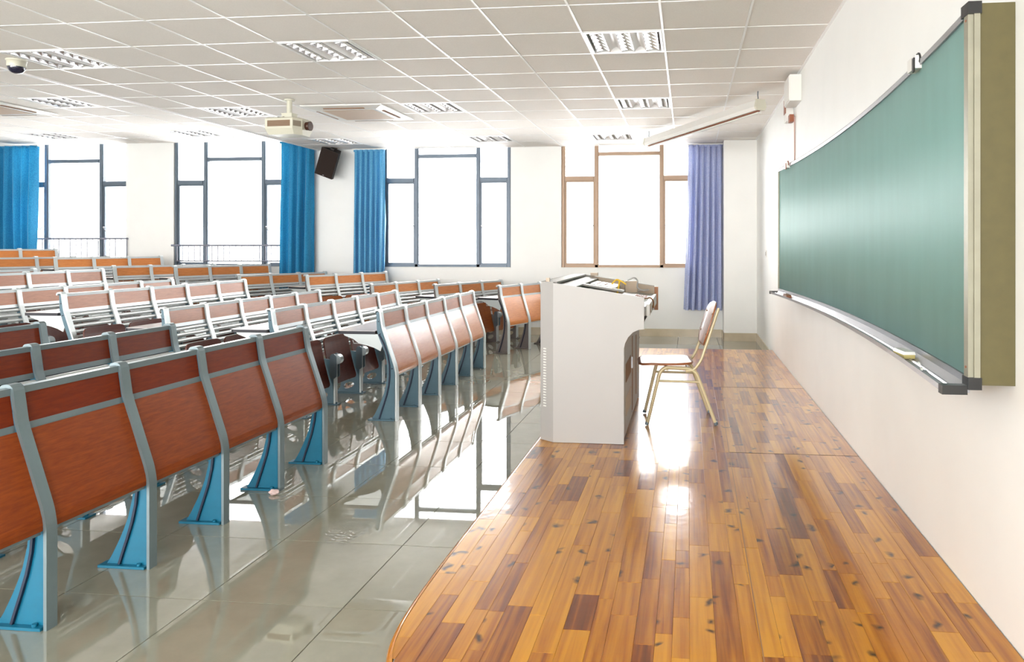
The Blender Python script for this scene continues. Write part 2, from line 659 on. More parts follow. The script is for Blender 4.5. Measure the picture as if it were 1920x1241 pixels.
rows_low = list(range(-2, 11))
for j in rows_low:
    for c in range(-1, 11):
        xa = X0-.6*(c+1)
        xb = X0-.6*c if c >= 0 else XW
        if c == 10:
            xa = XS
        if c == -1:
            xa = X0
        y0, y1 = Y0+.6*j, min(Y0+.6*(j+1), YB)
        if y1-y0 < .05 or (c, j, 0) in lampset:
            continue
        link('ceiling_tile', tile_mesh(xb-xa, y1-y0), ceil, (xa, y0, CE))
        ntile += 1
for j in range(1, 11):
    for c in range(0, 10):
        xa = XS-.6*(c+1)
        y0, y1 = Y0+.6*j, min(Y0+.6*(j+1), YB)
        if (c, j, 1) in lampset or xa < -11.5:
            continue
        link('ceiling_tile', tile_mesh(.6, y1-y0), ceil, (xa, y0, CEL))
        ntile += 1
print('TILES', ntile)
# grid runners
for c in range(-0, 11):
    x = X0-.6*c
    obj('grid_runner', MB().box(x-.008, x+.008, Y0-1.2, YB, CE, CE+.008), tee_m, ceil)
for j in rows_low[1:]:
    y = Y0+.6*j
    if y < YB:
        obj('grid_runner', MB().box(XS, XW, y-.006, y+.006, CE+.0015, CE+.0095), tee_m, ceil)
for c in range(1, 10):
    x = XS-.6*c
    obj('grid_runner', MB().box(x-.008, x+.008, Y0+.6, YB, CEL, CEL+.008), tee_m, ceil)
for j in range(1, 11):
    y = Y0+.6*j
    if y < YB:
        obj('grid_runner', MB().box(XS-6, XS, y-.006, y+.006, CEL+.0015, CEL+.0095), tee_m, ceil)
# wall angle trims, step face and the plain ceiling outside the view
obj('edge_trim', MB().box(XW-.02, XW, Y0-1.2, YB, CE-.002, CE+.01), tee_m, ceil)
obj('edge_trim', MB().box(XS-.004, XS+.02, YC, YB, CE-.012, CEL+.02), tee_m, ceil)
obj('upper_deck', MB().box(XS, XW, Y0-1.2, YB, CE+.14, CE+.18).box(XL, XS, Y0+.6, YB, CEL+.14, CEL+.18)
    .box(XS, XW, YC, Y0-1.2, CE+.004, CE+.05).box(XL, XS, YC, Y0+.6, CEL+.004, CEL+.05).box(XL, XS-6.0, Y0+.6, YB, CEL+.004, CEL+.05), plain_ceil, ceil)


def troffer(c, j, lv, label):
    x1 = (X0 if lv == 0 else XS)-.6*c
    x0 = x1-.6
    y0 = Y0+.6*j
    z = CE if lv == 0 else CEL
    t = thing('ceiling_light', label, 'light', (x0+.3, y0+.3, z), group='louvred ceiling lights')
    A = .289
    mb = MB()
    mb.box(-A, A, -A, -A+.018, -.004, .06).box(-A, A, A-.018, A, -.004, .06)
    mb.box(-A, -A+.018, -A+.018, A-.018, -.004, .06).box(A-.018, A, -A+.018, A-.018, -.004, .06)
    obj('frame', mb, tee_m, t)
    obj('housing', MB().box(-A, A, -A, A, .06, .075), mat_house, t)
    for k, cx in enumerate((-.2, 0, .2)):
        lb = MB()
        for s_ in (-1, 1):
            lb.add([(cx+s_*.05, -.27, .0), (cx+s_*.05, .27, .0), (cx+s_*.035, .27, .058), (cx+s_*.035, -.27, .058)], [(0, 1, 2, 3)])
        for i in range(6):
            yy = -.225+i*.09
            lb.add([(cx-.05, yy-.012, .045), (cx, yy-.012, .03), (cx+.05, yy-.012, .045), (cx+.05, yy, 0), (cx, yy, .008), (cx-.05, yy, 0),
                    (cx-.05, yy+.012, .045), (cx, yy+.012, .03), (cx+.05, yy+.012, .045)],
                   [(0, 1, 4, 5), (1, 2, 3, 4), (5, 4, 7, 6), (4, 3, 8, 7)])
        lo = obj('louvre', lb, refl_m, t)
        obj('tube_lamp', MB().tube([(cx, -.26, .05), (cx, .26, .05)], .008, 8), reflw_m, lo)
    for cx in (-.1, .1):
        n = 8
        vs = []
        for i in range(n+1):
            a = i/n
            xx = cx-.048+.096*a
            zz = .004+.04*math.sin(PI*a)
            vs += [(xx, -.27, zz), (xx, .27, zz)]
        obj('reflector', MB().add(vs, [(2*i, 2*i+1, 2*i+3, 2*i+2) for i in range(n)], True), reflw_m, t)
    return t


lamp_labels = {
    (1, 0, 0): 'louvred light set in the ceiling nearest the blackboard end, top right of centre',
    (1, 4, 0): 'louvred light in the ceiling right above the teacher desk, left of the screen case',
    (2, 8, 0): 'farthest right louvred light, just above the window with the flare-tinted frame',
    (5, 0, 0): 'large louvred light in the ceiling in front of the air conditioner and projector',
    (5, 4, 0): 'louvred light directly right of the square air conditioning cassette',
    (5, 8, 0): 'small far louvred light above the third window, near the ceiling edge',
    (9, 0, 0): 'large louvred light beside the dome camera at the left edge',
    (9, 4, 0): 'louvred light just left of the ceiling projector',
    (9, 8, 0): 'far louvred light above the black wall speaker',
    (2, 4, 1): 'louvred light on the raised left ceiling beneath the dome camera',
    (2, 8, 1): 'far louvred light on the raised ceiling above the second window',
    (6, 8, 1): 'far left louvred light on the raised ceiling above the leftmost window'}
for l in lamps:
    troffer(*l, lamp_labels[l])


def cassette(x, y, z, label):
    t = thing('air_conditioner', label, 'air conditioner', (x, y, z))
    a = .475
    b = .30
    # bevelled surround ring
    vs = []
    for (h, zz) in ((a, 0), (a, -.012), (b+.06, -.035), (b, -.03)):
        vs += [(-h, -h, zz), (h, -h, zz), (h, h, zz), (-h, h, zz)]
    fs = []
    for k in range(3):
        for i in range(4):
            fs.append((k*4+i, k*4+(i+1) % 4, (k+1)*4+(i+1) % 4, (k+1)*4+i))
    obj('surround', MB().add(vs, fs), white_m, t)
    obj('intake_grille', MB().box(-b, b, -b, b, -.033, -.02), mat('intake_beige', (.50, .38, .28), .6) if 'intake_beige' not in bpy.data.materials else bpy.data.materials['intake_beige'], t)
    for i in range(4):
        r = i*PI/2
        m_ = MB().box(-.24, .24, -.405, -.375, -.034, -.018)
        obj('air_slot', m_, brown_m, t, rot=(0, 0, r))
        obj('flap', MB().add([(-.235, -.40, -.036), (.235, -.40, -.036), (.235, -.385, -.028), (-.235, -.385, -.028)], [(0, 1, 2, 3)]), white_m, t, rot=(0, 0, r))
    return t


cassette(-3.85, 8.14, CE-.001, 'square white air conditioning cassette in the ceiling right of the projector')
cassette(-8.68, 8.14, CEL-.001, 'square white air conditioning cassette on the raised ceiling at the left edge')

# floor -----------------------------------------------------------------
flo = struct(link('floor', None))
obj('grout_bed', MB().box(XL, XW, YC, YB, -.2, -.004), grout_m, flo)
TF = .5925
FX = -1.93
FY = 2.685
ft = {}


def ftile(w, d):
    k = (round(w, 3), round(d, 3))
    if k not in ft:
        g = .0020
        b = .0003
        me = MB()
        vs = [(g, g, -.003), (w-g, g, -.003), (w-g, d-g, -.003), (g, d-g, -.003), (g+b, g+b, 0), (w-g-b, g+b, 0), (w-g-b, d-g-b, 0), (g+b, d-g-b, 0),
              (g, g, -.006), (w-g, g, -.006), (w-g, d-g, -.006), (g, d-g, -.006)]
        me.add(vs, [(4, 5, 6, 7), (0, 1, 5, 4), (1, 2, 6, 5), (2, 3, 7, 6), (3, 0, 4, 7), (0, 8, 9, 1), (1, 9, 10, 2), (2, 10, 11, 3), (3, 11, 8, 0)])
        ft[k] = me.mesh('floor_tile', floor_m)
    return ft[k]


nf = 0
for i in range(-5, 6):
    for j in range(-2, 15):
        xa, ya = FX+TF*i, FY+TF*j
        xb, yb = min(xa+TF, XW), min(ya+TF, YB)
        if xb-xa < .02 or yb-ya < .02:
            continue
        if i > 1 and yb < 8.7:
            continue
        link('floor_tile', ftile(xb-xa, yb-ya), flo, (xa, ya, 0))
        nf += 1
print('FLOOR TILES', nf)
# remaining ground level floor outside the view
obj('outer_floor', MB().box(FX-TF*5, XW, YC, FY-TF*2, -.004, -.0005).box(FX+TF*2, XW, FY-TF*2, 8.61, -.004, -.0005), floor_m, flo)
# tiers for the raised rows
TIERS = [(-4.86, .12), (-6.72, .24), (-8.60, .36), (-10.46, .48)]
for k, (x, z) in enumerate(TIERS):
    fl = struct(obj('floor', MB().box(XL, x, YC, YB, z-.12-.0, z), floor_m))
    fl['label'] = 'raised seating step %s from the front' % ['first', 'second', 'third', 'fourth'][k]
    obj('stair_nosing', MB().box(x-.03, x+.004, YC, YB, z-.004, z+.004), base_m, fl)

# skirting
struct(obj('baseboard_far', MB().box(-4.86, .53, YB-.012, YB, 0, .12), base_m))
struct(obj('baseboard_pillar', MB().box(.52, XW, PY-.012, PY, 0, .12).box(.518, .53, PY-.012, YB-.012, 0, .12), base_m))
struct(obj('baseboard_right', MB().box(XW-.012, XW, 8.9, PY-.012, 0, .12), base_m))

# ------------------------------------------------------------------ wooden platform
plat = thing('teaching_platform', 'raised varnished wooden platform along the blackboard wall, with rounded corner', 'platform')
out = [(-.957, 8.86), (-.957, 3.2), (-.957, 2.75), (-.952, 2.5), (-.940, 2.3), (-.915, 2.16), (-.865, 2.04), (-.78, 1.93), (-.65, 1.84), (-.45, 1.78), (-.2, 1.76), (XW-.004, 1.76), (XW-.004, 8.86)]


def xmin_at(y):
    pts = [p for p in out[:11]][::-1]
    if y <= pts[0][1]:
        return 9
    for a, b in zip(pts[:-1], pts[1:]):
        if a[1] <= y <= b[1]:
            return a[0]+(b[0]-a[0])*(y-a[1])/(b[1]-a[1]+1e-9)
    return -.957


obj('base', MB().prism([(x*1.0+(.02 if x < 0 else 0), y+(.02 if y < 2 else 0)) for x, y in out], 'z', 0, PLAT-.012), under_m, plat)
# nosing: swept half round around the front and corner
nb = MB()
prof = [(0, .001), (-.012, -.001), (-.019, -.010), (-.019, -.022), (-.012, -.032), (0, -.036)]
edge = arc([(x, y, 0) for x, y in out[:12]], .1, 3)
rings = []
for i, p in enumerate(edge):
    a, b = Vector(edge[max(0, i-1)]), Vector(edge[min(len(edge)-1, i+1)])
    t = (b-a).normalized()
    nrm = Vector((t.y, -t.x, 0))      # to the outside (left/down)
    rings.append([Vector(p)-nrm*q[0]*1.0+Vector((0, 0, PLAT+q[1])) for q in prof])
vs = [v for r_ in rings for v in r_]
k = len(prof)
# outside direction check
if (rings[0][2].x-rings[0][0].x) > 0:
    rings = [[Vector(edge[i])*2-v+Vector((0, 0, 2*(v.z))) for v in r_] for i, r_ in enumerate(rings)]
    vs = [v for r_ in rings for v in r_]
nb.add(vs, [(i*k+q, i*k+q+1, (i+1)*k+q+1, (i+1)*k+q) for i in range(len(rings)-1) for q in range(k-1)], True)
obj('nosing', nb, nose_m, plat)

seams_y = [4.43, 6.48]


def stave(xa, xb, ya, yb, name, parent, store=None):
    """one board with tiny eased edges, clipped to the rounded outline"""
    e = .0009
    xl0, xl1 = max(xa, xmin_at(ya)), max(xa, xmin_at(yb))
    if xl0 >= xb-.004 and xl1 >= xb-.004:
        return None
    if xl0 >= xb-.004 or xmin_at(ya) == 9:
        # cut start
        yy = ya
        while yy < yb and (xmin_at(yy) >= xb-.006):
            yy += .01
        ya = yy
        if yb-ya < .02:
            return None
        xl0 = min(max(xa, xmin_at(ya)), xb-.004)
    ys = [ya]
    if xl0 != xl1:
        n = 5
        ys = [ya+(yb-ya)*q/n for q in range(n)]
    ys.append(yb)
    vs, fs = [], []
    z = PLAT+random.uniform(-.00025, .00025)
    for q, y in enumerate(ys):
        xl = min(max(xa, xmin_at(y)), xb-.003)
        yo = y+(e if q == 0 else (-e if q == len(ys)-1 else 0))
        vs += [(xl, y if 0 < q < len(ys)-1 else y, z-.0012), (xl+e, yo, z), (xb-e, yo, z), (xb, y, z-.0012)]
    for q in range(len(ys)-1):
        o = q*4
        for r_ in range(3):
            fs.append((o+r_, o+r_+1, o+4+r_+1, o+4+r_))
    fs += [(0, 1, 2, 3), tuple(len(vs)-4+i for i in (3, 2, 1, 0))]
    t = random.random()
    tone = random.choice([.95, .88, .82, .78, .74, .70, .64, .56, .5]) if t < .86 else random.uniform(.25, .5)
    tone = (tone, random.random(), random.random(), 1)
    if store is not None:
        store[0].add(vs, fs)
        store[1] += [tone]*len(vs)
        return True
    m = MB().add(vs, fs)
    me = bpy.data.meshes.new(name)
    me.from_pydata(m.v, [], m.f)
    a = me.color_attributes.new('tone', 'FLOAT_COLOR', 'POINT')
    a.data.foreach_set('color', [c for _ in m.v for c in tone])
    me.materials.append(stave_m)
    return link(name, me, parent)


store = [MB(), []]
ns = 0
col_edges = [-.957]
while col_edges[-1] < XW:
    col_edges.append(col_edges[-1]+random.choice([.055, .066, .074, .082, .09]))
for ci in range(len(col_edges)-1):
    xa, xb = col_edges[ci], min(col_edges[ci+1], XW-.004)
    if xb-xa < .01:
        continue
    y = 1.76-random.uniform(0, .4)
    while y < 8.86:
        ln = random.choice([.16, .24, .3, .38, .45, .55, .65, .8])
        y2 = y+ln
        for sy in seams_y+[8.86]:
            if y < sy-.001 and y2 > sy-.12:
                y2 = sy
                break
        ya = max(y, 1.77)
        if y2 > ya+.01:
            far = ya > 4.95
            g = .0012 if y in seams_y else 0
            r_ = stave(xa, xb, ya+g, y2, 'stave', plat, store if far else None)
            if r_ and not far:
                ns += 1
        y = y2
print('STAVES', ns)
me = bpy.data.meshes.new('far_staves')
me.from_pydata(store[0].v, [], store[0].f)
a = me.color_attributes.new('tone', 'FLOAT_COLOR', 'POINT')
a.data.foreach_set('color', [c for t in store[1] for c in t])
me.materials.append(stave_m)
fo = link('far_staves', me, plat)
fo['kind'] = 'stuff'
for y in seams_y:
    obj('panel_seam', MB().box(.26 if y > 5 else .245, XW-.004, y-.002, y+.002, PLAT-.001, PLAT+.0012), under_m, plat)
obj('panel_seam', MB().prism([(.222, 1.77), (.226, 1.77), (.290, 8.86), (.286, 8.86)], 'z', PLAT-.001, PLAT+.0012), mat('seam_line', (.25, .12, .04), .5), plat)

# ------------------------------------------------------------------ bench rows
P = .507
FRONT_A = arc([(-.056, .872), (-.054, .886), (-.024, .888), (-.003, .748), (.101, .440), (.112, .38), (.112, 0)], .02, 3)
FRONT_B = arc([(-.056, .872), (-.054, .886), (-.024, .888), (-.003, .748), (.106, .434)], .02, 3)+[(0, 0)]*6
WEB_A = [(.10, 0), (.10, .38), (.092, .44), (-.014, .745), (-.034, .876), (-.055, .876), (-.050, .74), (-.040, .69), (-.014, .626), (.018, .55), (.034, .48), (.038, .42), (.036, .36),
         (.030, .30), (.011, .22), (-.008, .17), (-.030, .12), (-.066, .05), (-.092, .008), (-.092, 0)]
RIB_A = [(-.026, .70), (.018, .62), (.050, .53), (.064, .45), (.066, .36), (.058, .28), (.040, .20), (.018, .13), (-.006, .06), (-.022, .012)]
WEB_B = [(.25, 0), (.25, .36), (.225, .40), (.145, .41), (.088, .45), (-.014, .745), (-.034, .876), (-.055, .876), (-.050, .74), (-.014, .626), (.025, .52), (.055, .42),
         (.085, .33), (.095, .26), (.085, .18), (.06, .06), (.03, .02), (.03, 0)]


def holed(poly, holes, y0, y1, name, m):
    cu = bpy.data.curves.new(name, 'CURVE')
    cu.dimensions = '2D'
    cu.fill_mode = 'BOTH'
    cu.extrude = (y1-y0)/2
    for pl in [poly]+holes:
        sp = cu.splines.new('POLY')
        sp.points.add(len(pl)-1)
        for i, p in enumerate(pl):
            sp.points[i].co = (p[0], p[1], 0, 1)
        sp.use_cyclic_u = True
    o = bpy.data.objects.new('tmp', cu)
    C.objects.link(o)
    dg = bpy.context.evaluated_depsgraph_get()
    me = bpy.data.meshes.new_from_object(o.evaluated_get(dg))
    me.transform(Matrix.Rotation(PI/2, 4, 'X'))
    me.transform(Matrix.Translation((0, (y0+y1)/2, 0)))
    me.materials.clear()
    me.materials.append(m)
    bpy.data.objects.remove(o)
    me.name = name
    return me


def ell(cx, cz, a, b, tilt=0, n=20):
    return [(cx+a*math.cos(2*PI*k/n)*math.cos(tilt)-b*math.sin(2*PI*k/n)*math.sin(tilt),
             cz+a*math.cos(2*PI*k/n)*math.sin(tilt)+b*math.sin(2*PI*k/n)*math.cos(tilt)) for k in range(n)]


FW = .023
flange2_m = mat('grey_casting_lit', (.56, .61, .625), .36, metal=.3, noise=.02, nscale=60)  # lit copy of the grey casting, lightened for the farther blocks
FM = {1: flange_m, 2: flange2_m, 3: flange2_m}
me_flange = {}
me_toprail, me_midrail, me_botrail = {}, {}, {}
for bk in (1, 2, 3):
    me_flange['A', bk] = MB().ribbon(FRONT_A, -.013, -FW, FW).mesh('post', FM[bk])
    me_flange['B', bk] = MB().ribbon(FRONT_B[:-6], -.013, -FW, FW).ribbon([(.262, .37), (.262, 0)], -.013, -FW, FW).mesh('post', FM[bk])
me_web = {}
me_rib = MB().ribbon(RIB_A, .010, -.017, .017).mesh('rib', rib_m)
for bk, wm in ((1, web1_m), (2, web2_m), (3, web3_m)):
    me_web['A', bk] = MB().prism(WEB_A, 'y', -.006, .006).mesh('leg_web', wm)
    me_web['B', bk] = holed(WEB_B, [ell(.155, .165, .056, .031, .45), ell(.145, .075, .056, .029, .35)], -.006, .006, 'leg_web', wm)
me_foot = {}
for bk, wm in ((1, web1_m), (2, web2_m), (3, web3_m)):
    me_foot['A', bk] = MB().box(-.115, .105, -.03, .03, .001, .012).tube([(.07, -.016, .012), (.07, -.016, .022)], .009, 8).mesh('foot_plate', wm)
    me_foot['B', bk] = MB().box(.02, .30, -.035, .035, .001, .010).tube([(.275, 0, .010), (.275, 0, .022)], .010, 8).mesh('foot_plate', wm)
me_cap = MB().tube([(-.035, -.0075, .80), (-.035, -.010, .80)], .005, 8).tube([(-.02, -.0075, .70), (-.02, -.010, .70)], .005, 8).tube([(.08, -.0075, .42), (.08, -.010, .42)], .006, 8).mesh('bolt', rib_m)

Y1, Y2 = FW-.002, P-FW+.002
for bk in (1, 2, 3):
    me_toprail[bk] = MB().box(-.052, -.020, Y1, Y2, .860, .886).mesh('top_rail', FM[bk])
    me_midrail[bk] = MB().prism([(-.022, .721), (-.002, .721), (-.007, .750), (-.026, .750)], 'y', Y1, Y2).mesh('middle_rail', FM[bk])
    me_botrail[bk] = MB().box(.078, .100, Y1, Y2, .352, .368).mesh('bottom_rail', FM[bk])
top_poly = [(-.040, .745), (-.022, .745), (-.030, .80), (-.036, .858), (-.052, .858), (-.050, .80)]
top_poly = [(-.026, .748), (-.008, .748), (-.025, .862), (-.043, .862)]
low_path = [(-.008, .722), (.020, .645), (.050, .555), (.074, .480), (.088, .437), (.096, .410), (.099, .388), (.096, .368)]
me_top = {}
me_low = {}
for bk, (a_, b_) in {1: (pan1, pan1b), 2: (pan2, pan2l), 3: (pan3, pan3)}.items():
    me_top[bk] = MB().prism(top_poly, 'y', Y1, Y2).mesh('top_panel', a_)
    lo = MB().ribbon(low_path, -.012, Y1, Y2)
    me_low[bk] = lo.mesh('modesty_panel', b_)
me_slat = MB().tube([(0, Y1, 0), (0, Y2, 0)], .0172, 10).mesh('slat', slat_m)


def seat_mesh(m):
    n = 14
    prof = [(.238, .165), (.228, .20), (.208, .27), (.184, .36), (.165, .45), (.150, .53), (.146, .585)]
    vs, fs = [], []
    H = len(prof)
    hw = .226
    yc = P/2
    def shape(s):           # half width along the height, rounded top corners
        r = .13
        if s > 1-r:
            k = (s-(1-r))/r
            return hw-.052*(1-math.sqrt(max(0, 1-k*k)))
        if s < .16:
            k = 1-s/.16
            return hw-.03*(1-math.sqrt(max(0, 1-k*k)))
        return hw
    K = 18
    rows = []
    for q in range(K+1):
        s = q/K
        s = 1-(1-s)**1.3 if s > .5 else s
        f = s*(H-1)
        i = min(int(f), H-2)
        u = f-i
        x = prof[i][0]*(1-u)+prof[i+1][0]*u
        z = prof[i][1]*(1-u)+prof[i+1][1]*u
        w = shape(s)
        for face, dx in ((0, 0), (1, -.013)):
            for c in range(7):
                yy = yc-w+2*w*c/6
                bow = -.012*math.cos((yy-yc)/hw*PI/2)*1
                vs.append((x+dx+bow, yy, z))
    cols = 14
    for q in range(K):
        for c in range(6):
            fs.append((q*cols+c, q*cols+c+1, (q+1)*cols+c+1, (q+1)*cols+c))
            fs.append((q*cols+7+c, (q+1)*cols+7+c, (q+1)*cols+7+c+1, q*cols+7+c+1))
        fs.append((q*cols, (q+1)*cols, (q+1)*cols+7, q*cols+7))
        fs.append((q*cols+6, q*cols+13, (q+1)*cols+13, (q+1)*cols+6))
    for q in (0, K):
        for c in range(6):
            fs.append((q*cols+c, q*cols+7+c, q*cols+8+c, q*cols+c+1))
    return MB().add(vs, fs).mesh('flip_seat', m)


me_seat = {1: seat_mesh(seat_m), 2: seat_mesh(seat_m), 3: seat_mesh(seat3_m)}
# hinge between two seats: mounting plate, drum and rim
pill = [(.262+.030*math.cos(a), .42+.036*math.sin(a)) for a in [PI*k/8 for k in range(9)]]+[(.262-.030+.060*k/6, .255-.022*math.sin(PI*k/6)) for k in range(7)]
me_hplate = MB().prism(pill, 'y', -.036, -.026).prism(pill, 'y', .026, .036).mesh('hinge_plate', dark_m)
me_hub = MB().tube([(.285, -.024, .405), (.285, .034, .405)], .044, 20).tube([(.285, -.028, .405), (.285, -.024, .405)], .034, 20).mesh('seat_hinge', hub_m)
# desk bracket and wire shelf
me_brk = MB().prism([(-.04, .696), (-.335, .696), (-.325, .682), (-.25, .655), (-.20, .618), (-.13, .604), (-.07, .585), (-.02, .56), (.0, .62)], 'y', -.004, .004).mesh('desk_bracket', slat_m)


def desk_meshes(n):
    L = n*P
    r = .03
    x0, x1 = -.385, -.062
    outl = [(x1, -.012), (x1, L+.012)]
    for cx, cy, a0 in ((x0+r, L+.012-r, PI/2), (x0+r, -.012+r, PI)):
        for k in range(5):
            a = a0+PI/2*k/4
            outl.append((cx+r*math.cos(a), cy+r*math.sin(a)))
    top = MB().prism(outl, 'z', .7205, .7235).mesh('desktop_face', desk_m)
    bot = MB().prism([(x-(.0015 if x < -.2 else 0), y+(.0015 if y > 1 else -.0015)) for x, y in outl], 'z', .697, .7205).mesh('desktop', edge_m)
    return bot, top


desk_cache = {}


def wire_mesh():
    m = MB()
    for i in range(6):
        x = -.09-.036*i
        m.tube([(x, .04, .615), (x, P-.04, .615)], .0025, 5, False)
    for i in range(5):
        y = .05+i*(P-.1)/4
        m.tube([(-.08, y, .70), (-.08, y, .617), (-.27, y, .612), (-.28, y, .64)], .0025, 5, False)
    return m.mesh('wire_shelf', slat_m)


me_wire = wire_mesh()


def bench(kind, n, x, y, z, rot, bank, label, group, skip_low=False):
    t = thing('bench_row', label, 'bench', (x, y, z), (0, 0, rot), group)
    for i in range(n+1):
        yy = i*P
        p = link('post', me_flange[kind, bank], t, (0, yy, 0))
        link('leg_web', me_web[kind, bank], p)
        if kind == 'A':
            link('rib', me_rib, p)
        link('foot_plate', me_foot[kind, bank], p)
        link('bolt', me_cap, p)
        if kind == 'B':
            link('hinge_plate', me_hplate, p)
            link('seat_hinge', me_hub, p)
        link('desk_bracket', me_brk, t, (0, yy, 0))
    for i in range(n):
        yy = i*P
        link('top_rail', me_toprail[bank], t, (0, yy, 0))
        link('middle_rail', me_midrail[bank], t, (0, yy, 0))
        link('top_panel', me_top[bank], t, (0, yy, 0))
        if kind == 'A':
            link('modesty_panel', me_low[bank], t, (0, yy, 0))
            link('bottom_rail', me_botrail[bank], t, (0, yy, 0))
        else:
            for s in range(6):
                zz = .698-.047*s
                link('slat', me_slat, t, (-.018+(.722-zz)*.345+.006, yy, zz))
            link('flip_seat', me_seat[bank], t, (0, yy, 0))
        link('wire_shelf', me_wire, t, (0, yy, 0))
    if n not in desk_cache:
        desk_cache[n] = desk_meshes(n)
    d = link('desktop', desk_cache[n][0], t)
    link('desktop_face', desk_cache[n][1], d)
    return t


G = 'bench rows of the lecture room'
XR = [-2.46, -3.39, -4.34, -5.28, -6.22, -7.14, -8.06, -8.99, -9.92, -10.86]
ZR = [0, 0, 0, .12, .12, .24, .24, .36, .36, .48]
Y1E = 4.455
bench('A', 6, XR[0], Y1E-6*P, 0, 0, 1, 'front bench row nearest the camera, shade-darkened red panels on light-tinted blue legs', G)
bench('B', 4, XR[1], Y1E-4*P, 0, 0, 1, 'red topped bench row directly behind the nearest front row, lower left', G)
bench('B', 3, XR[2], Y1E-3*P, 0, 0, 1, 'short visible end of the third red bench row at the left edge', G)
bench('A', 5, XR[0], 5.62, 0, 0, 2, 'middle block front bench with five pale sloping panels and light-tinted steel blue legs', G)
mid = ['', 'middle block bench right behind the five pale panels, dark folded seats in front',
       'middle block third bench row with slats below red panels',
       'middle block fourth bench row, first on a raised step',
       'middle block fifth bench row, left edge, behind the fourth row',
       'middle block sixth bench row, far left, on the second raised step',
       'middle block seventh bench row whose end shows at the left edge']
for r in range(1, 7):
    n = 5
    bench('B', n, XR[r], 5.62, ZR[r], 0, 2, mid[r], G)
far = ['far block front bench, orange panels, partly hidden by the white teacher desk',
       'far block second bench, angled, directly left of the front orange bench',
       'far block third bench, angled, below the third window',
       'far block fourth bench, angled, in front of the curtain left of the third window',
       'far block fifth bench, angled, end reaching the second blue curtain and speaker wall',
       'far block sixth bench, angled, dark panels under the second window railing',
       'far block seventh bench, mostly hidden behind the sixth, left of the second window',
       'far block eighth bench, angled, in front of the wall pier between the two left windows',
       'far block ninth bench, orange, at the left edge below the topmost row',
       'topmost bench at the far left, just below the leftmost curtain']
ends = [(-2.45, 9.31), (-3.40, 9.52), (-4.31, 9.52), (-5.23, 9.48), (-6.20, 9.43), (-7.13, 9.40), (-8.06, 9.40), (-8.98, 9.40), (-9.92, 9.40), (-10.85, 9.40)]
ROT = [-20, -21, -16.5, -20, -20, -20, -20, -20, -20, -20]
for r in range(10):
    bench('A' if r == 0 else 'B', 3, ends[r][0], ends[r][1], ZR[r], R(ROT[r]), 3, far[r], G)

# ------------------------------------------------------------------ blackboard
BY0, BY1 = 2.37, 7.19


def bx_at(y):
    u = (y-BY0)/(BY1-BY0)*2-1
    return .988-.105*u*u


bb = thing('blackboard', 'large curved green chalkboard with aluminium frame on the right wall', 'blackboard')


def arc_sweep(mb, prof, ya, yb, n=28):
    """prof: (dx, z) closed polygon swept along the board's arc"""
    rings = []
    for i in range(n+1):
        y = ya+(yb-ya)*i/n
        rings.append([(bx_at(y)+p[0], y, p[1]) for p in prof])
    k = len(prof)
    vs = [v for r_ in rings for v in r_]
    mb.add(vs, [(i*k+q, i*k+(q+1) % k, (i+1)*k+(q+1) % k, (i+1)*k+q) for i in range(n) for q in range(k)])
    mb.add(rings[0], [tuple(range(k-1, -1, -1))])
    mb.add(rings[-1], [tuple(range(k))])
    return mb


surf = arc_sweep(MB(), [(0, .99), (.012, .99), (.012, 2.14), (0, 2.14)], BY0+.02, BY1-.01, 40)
o = obj('writing_surface', surf, board_m, bb)
for p in o.data.polygons:
    p.use_smooth = abs(p.normal.z) < .1 and abs(p.normal.y) < .5
obj('top_rail', arc_sweep(MB(), [(-.008, 2.138), (.018, 2.138), (.018, 2.170), (.0, 2.170), (-.008, 2.160)], BY0, BY1), alu_m, bb)
obj('bottom_rail', arc_sweep(MB(), [(-.008, .972), (.018, .972), (.018, .998), (-.008, .998)], BY0, BY1), alu_m, bb)
obj('chalk_tray', arc_sweep(MB(), [(-.008, .975), (-.030, .955), (-.078, .955), (-.082, .968), (-.086, .968), (-.084, .948), (.0, .946), (.005, .975)], BY0+.02, BY1+.0), alu_m, bb)
obj('tray_ridge', arc_sweep(MB(), [(-.052, .956), (-.048, .962), (-.044, .956)], BY0+.03, BY1-.02), alu_m, bb)
xb0 = bx_at(BY0)
obj('end_post', MB().box(xb0-.012, xb0+.004, BY0-.004, BY0+.03, .998, 2.138).box(xb0+.004, xb0+.022, BY0-.012, BY0+.02, .998, 2.138), oldalu_m, bb)
obj('end_post', MB().box(bx_at(BY1)-.010, bx_at(BY1)+.02, BY1-.02, BY1, .998, 2.138), oldalu_m, bb)
obj('corner_cap', MB().box(xb0-.014, xb0+.026, BY0-.014, BY0+.05, 2.136, 2.174), black_m, bb)
obj('corner_cap', MB().box(xb0-.014, xb0+.026, BY0-.014, BY0+.04, .962, 1.0).box(xb0-.09, xb0-.014, BY0-.006, BY0+.03, .945, .974), black_m, bb)
obj('corner_cap', MB().box(bx_at(BY1)-.09, bx_at(BY1)+.02, BY1-.01, BY1+.03, .945, .974), black_m, bb)
obj('side_panel', MB().box(xb0+.024, XW-.001, BY0-.003, BY0+.010, .975, 2.170), olive_m, bb)
obj('side_panel', MB().box(bx_at(BY1)+.02, XW-.001, BY1-.01, BY1, .975, 2.165), olive_m, bb)
obj('back_batten', MB().box(xb0+.026, XW-.001, BY0+.010, BY0+.04, 1.2, 1.23), black_m, bb)
obj('screw', MB().tube([(xb0-.012, BY0+.013, 1.03), (xb0-.014, BY0+.013, 1.03)], .004, 8).tube([(xb0-.012, BY0+.013, 2.12), (xb0-.014, BY0+.013, 2.12)], .004, 8), red_m, bb)


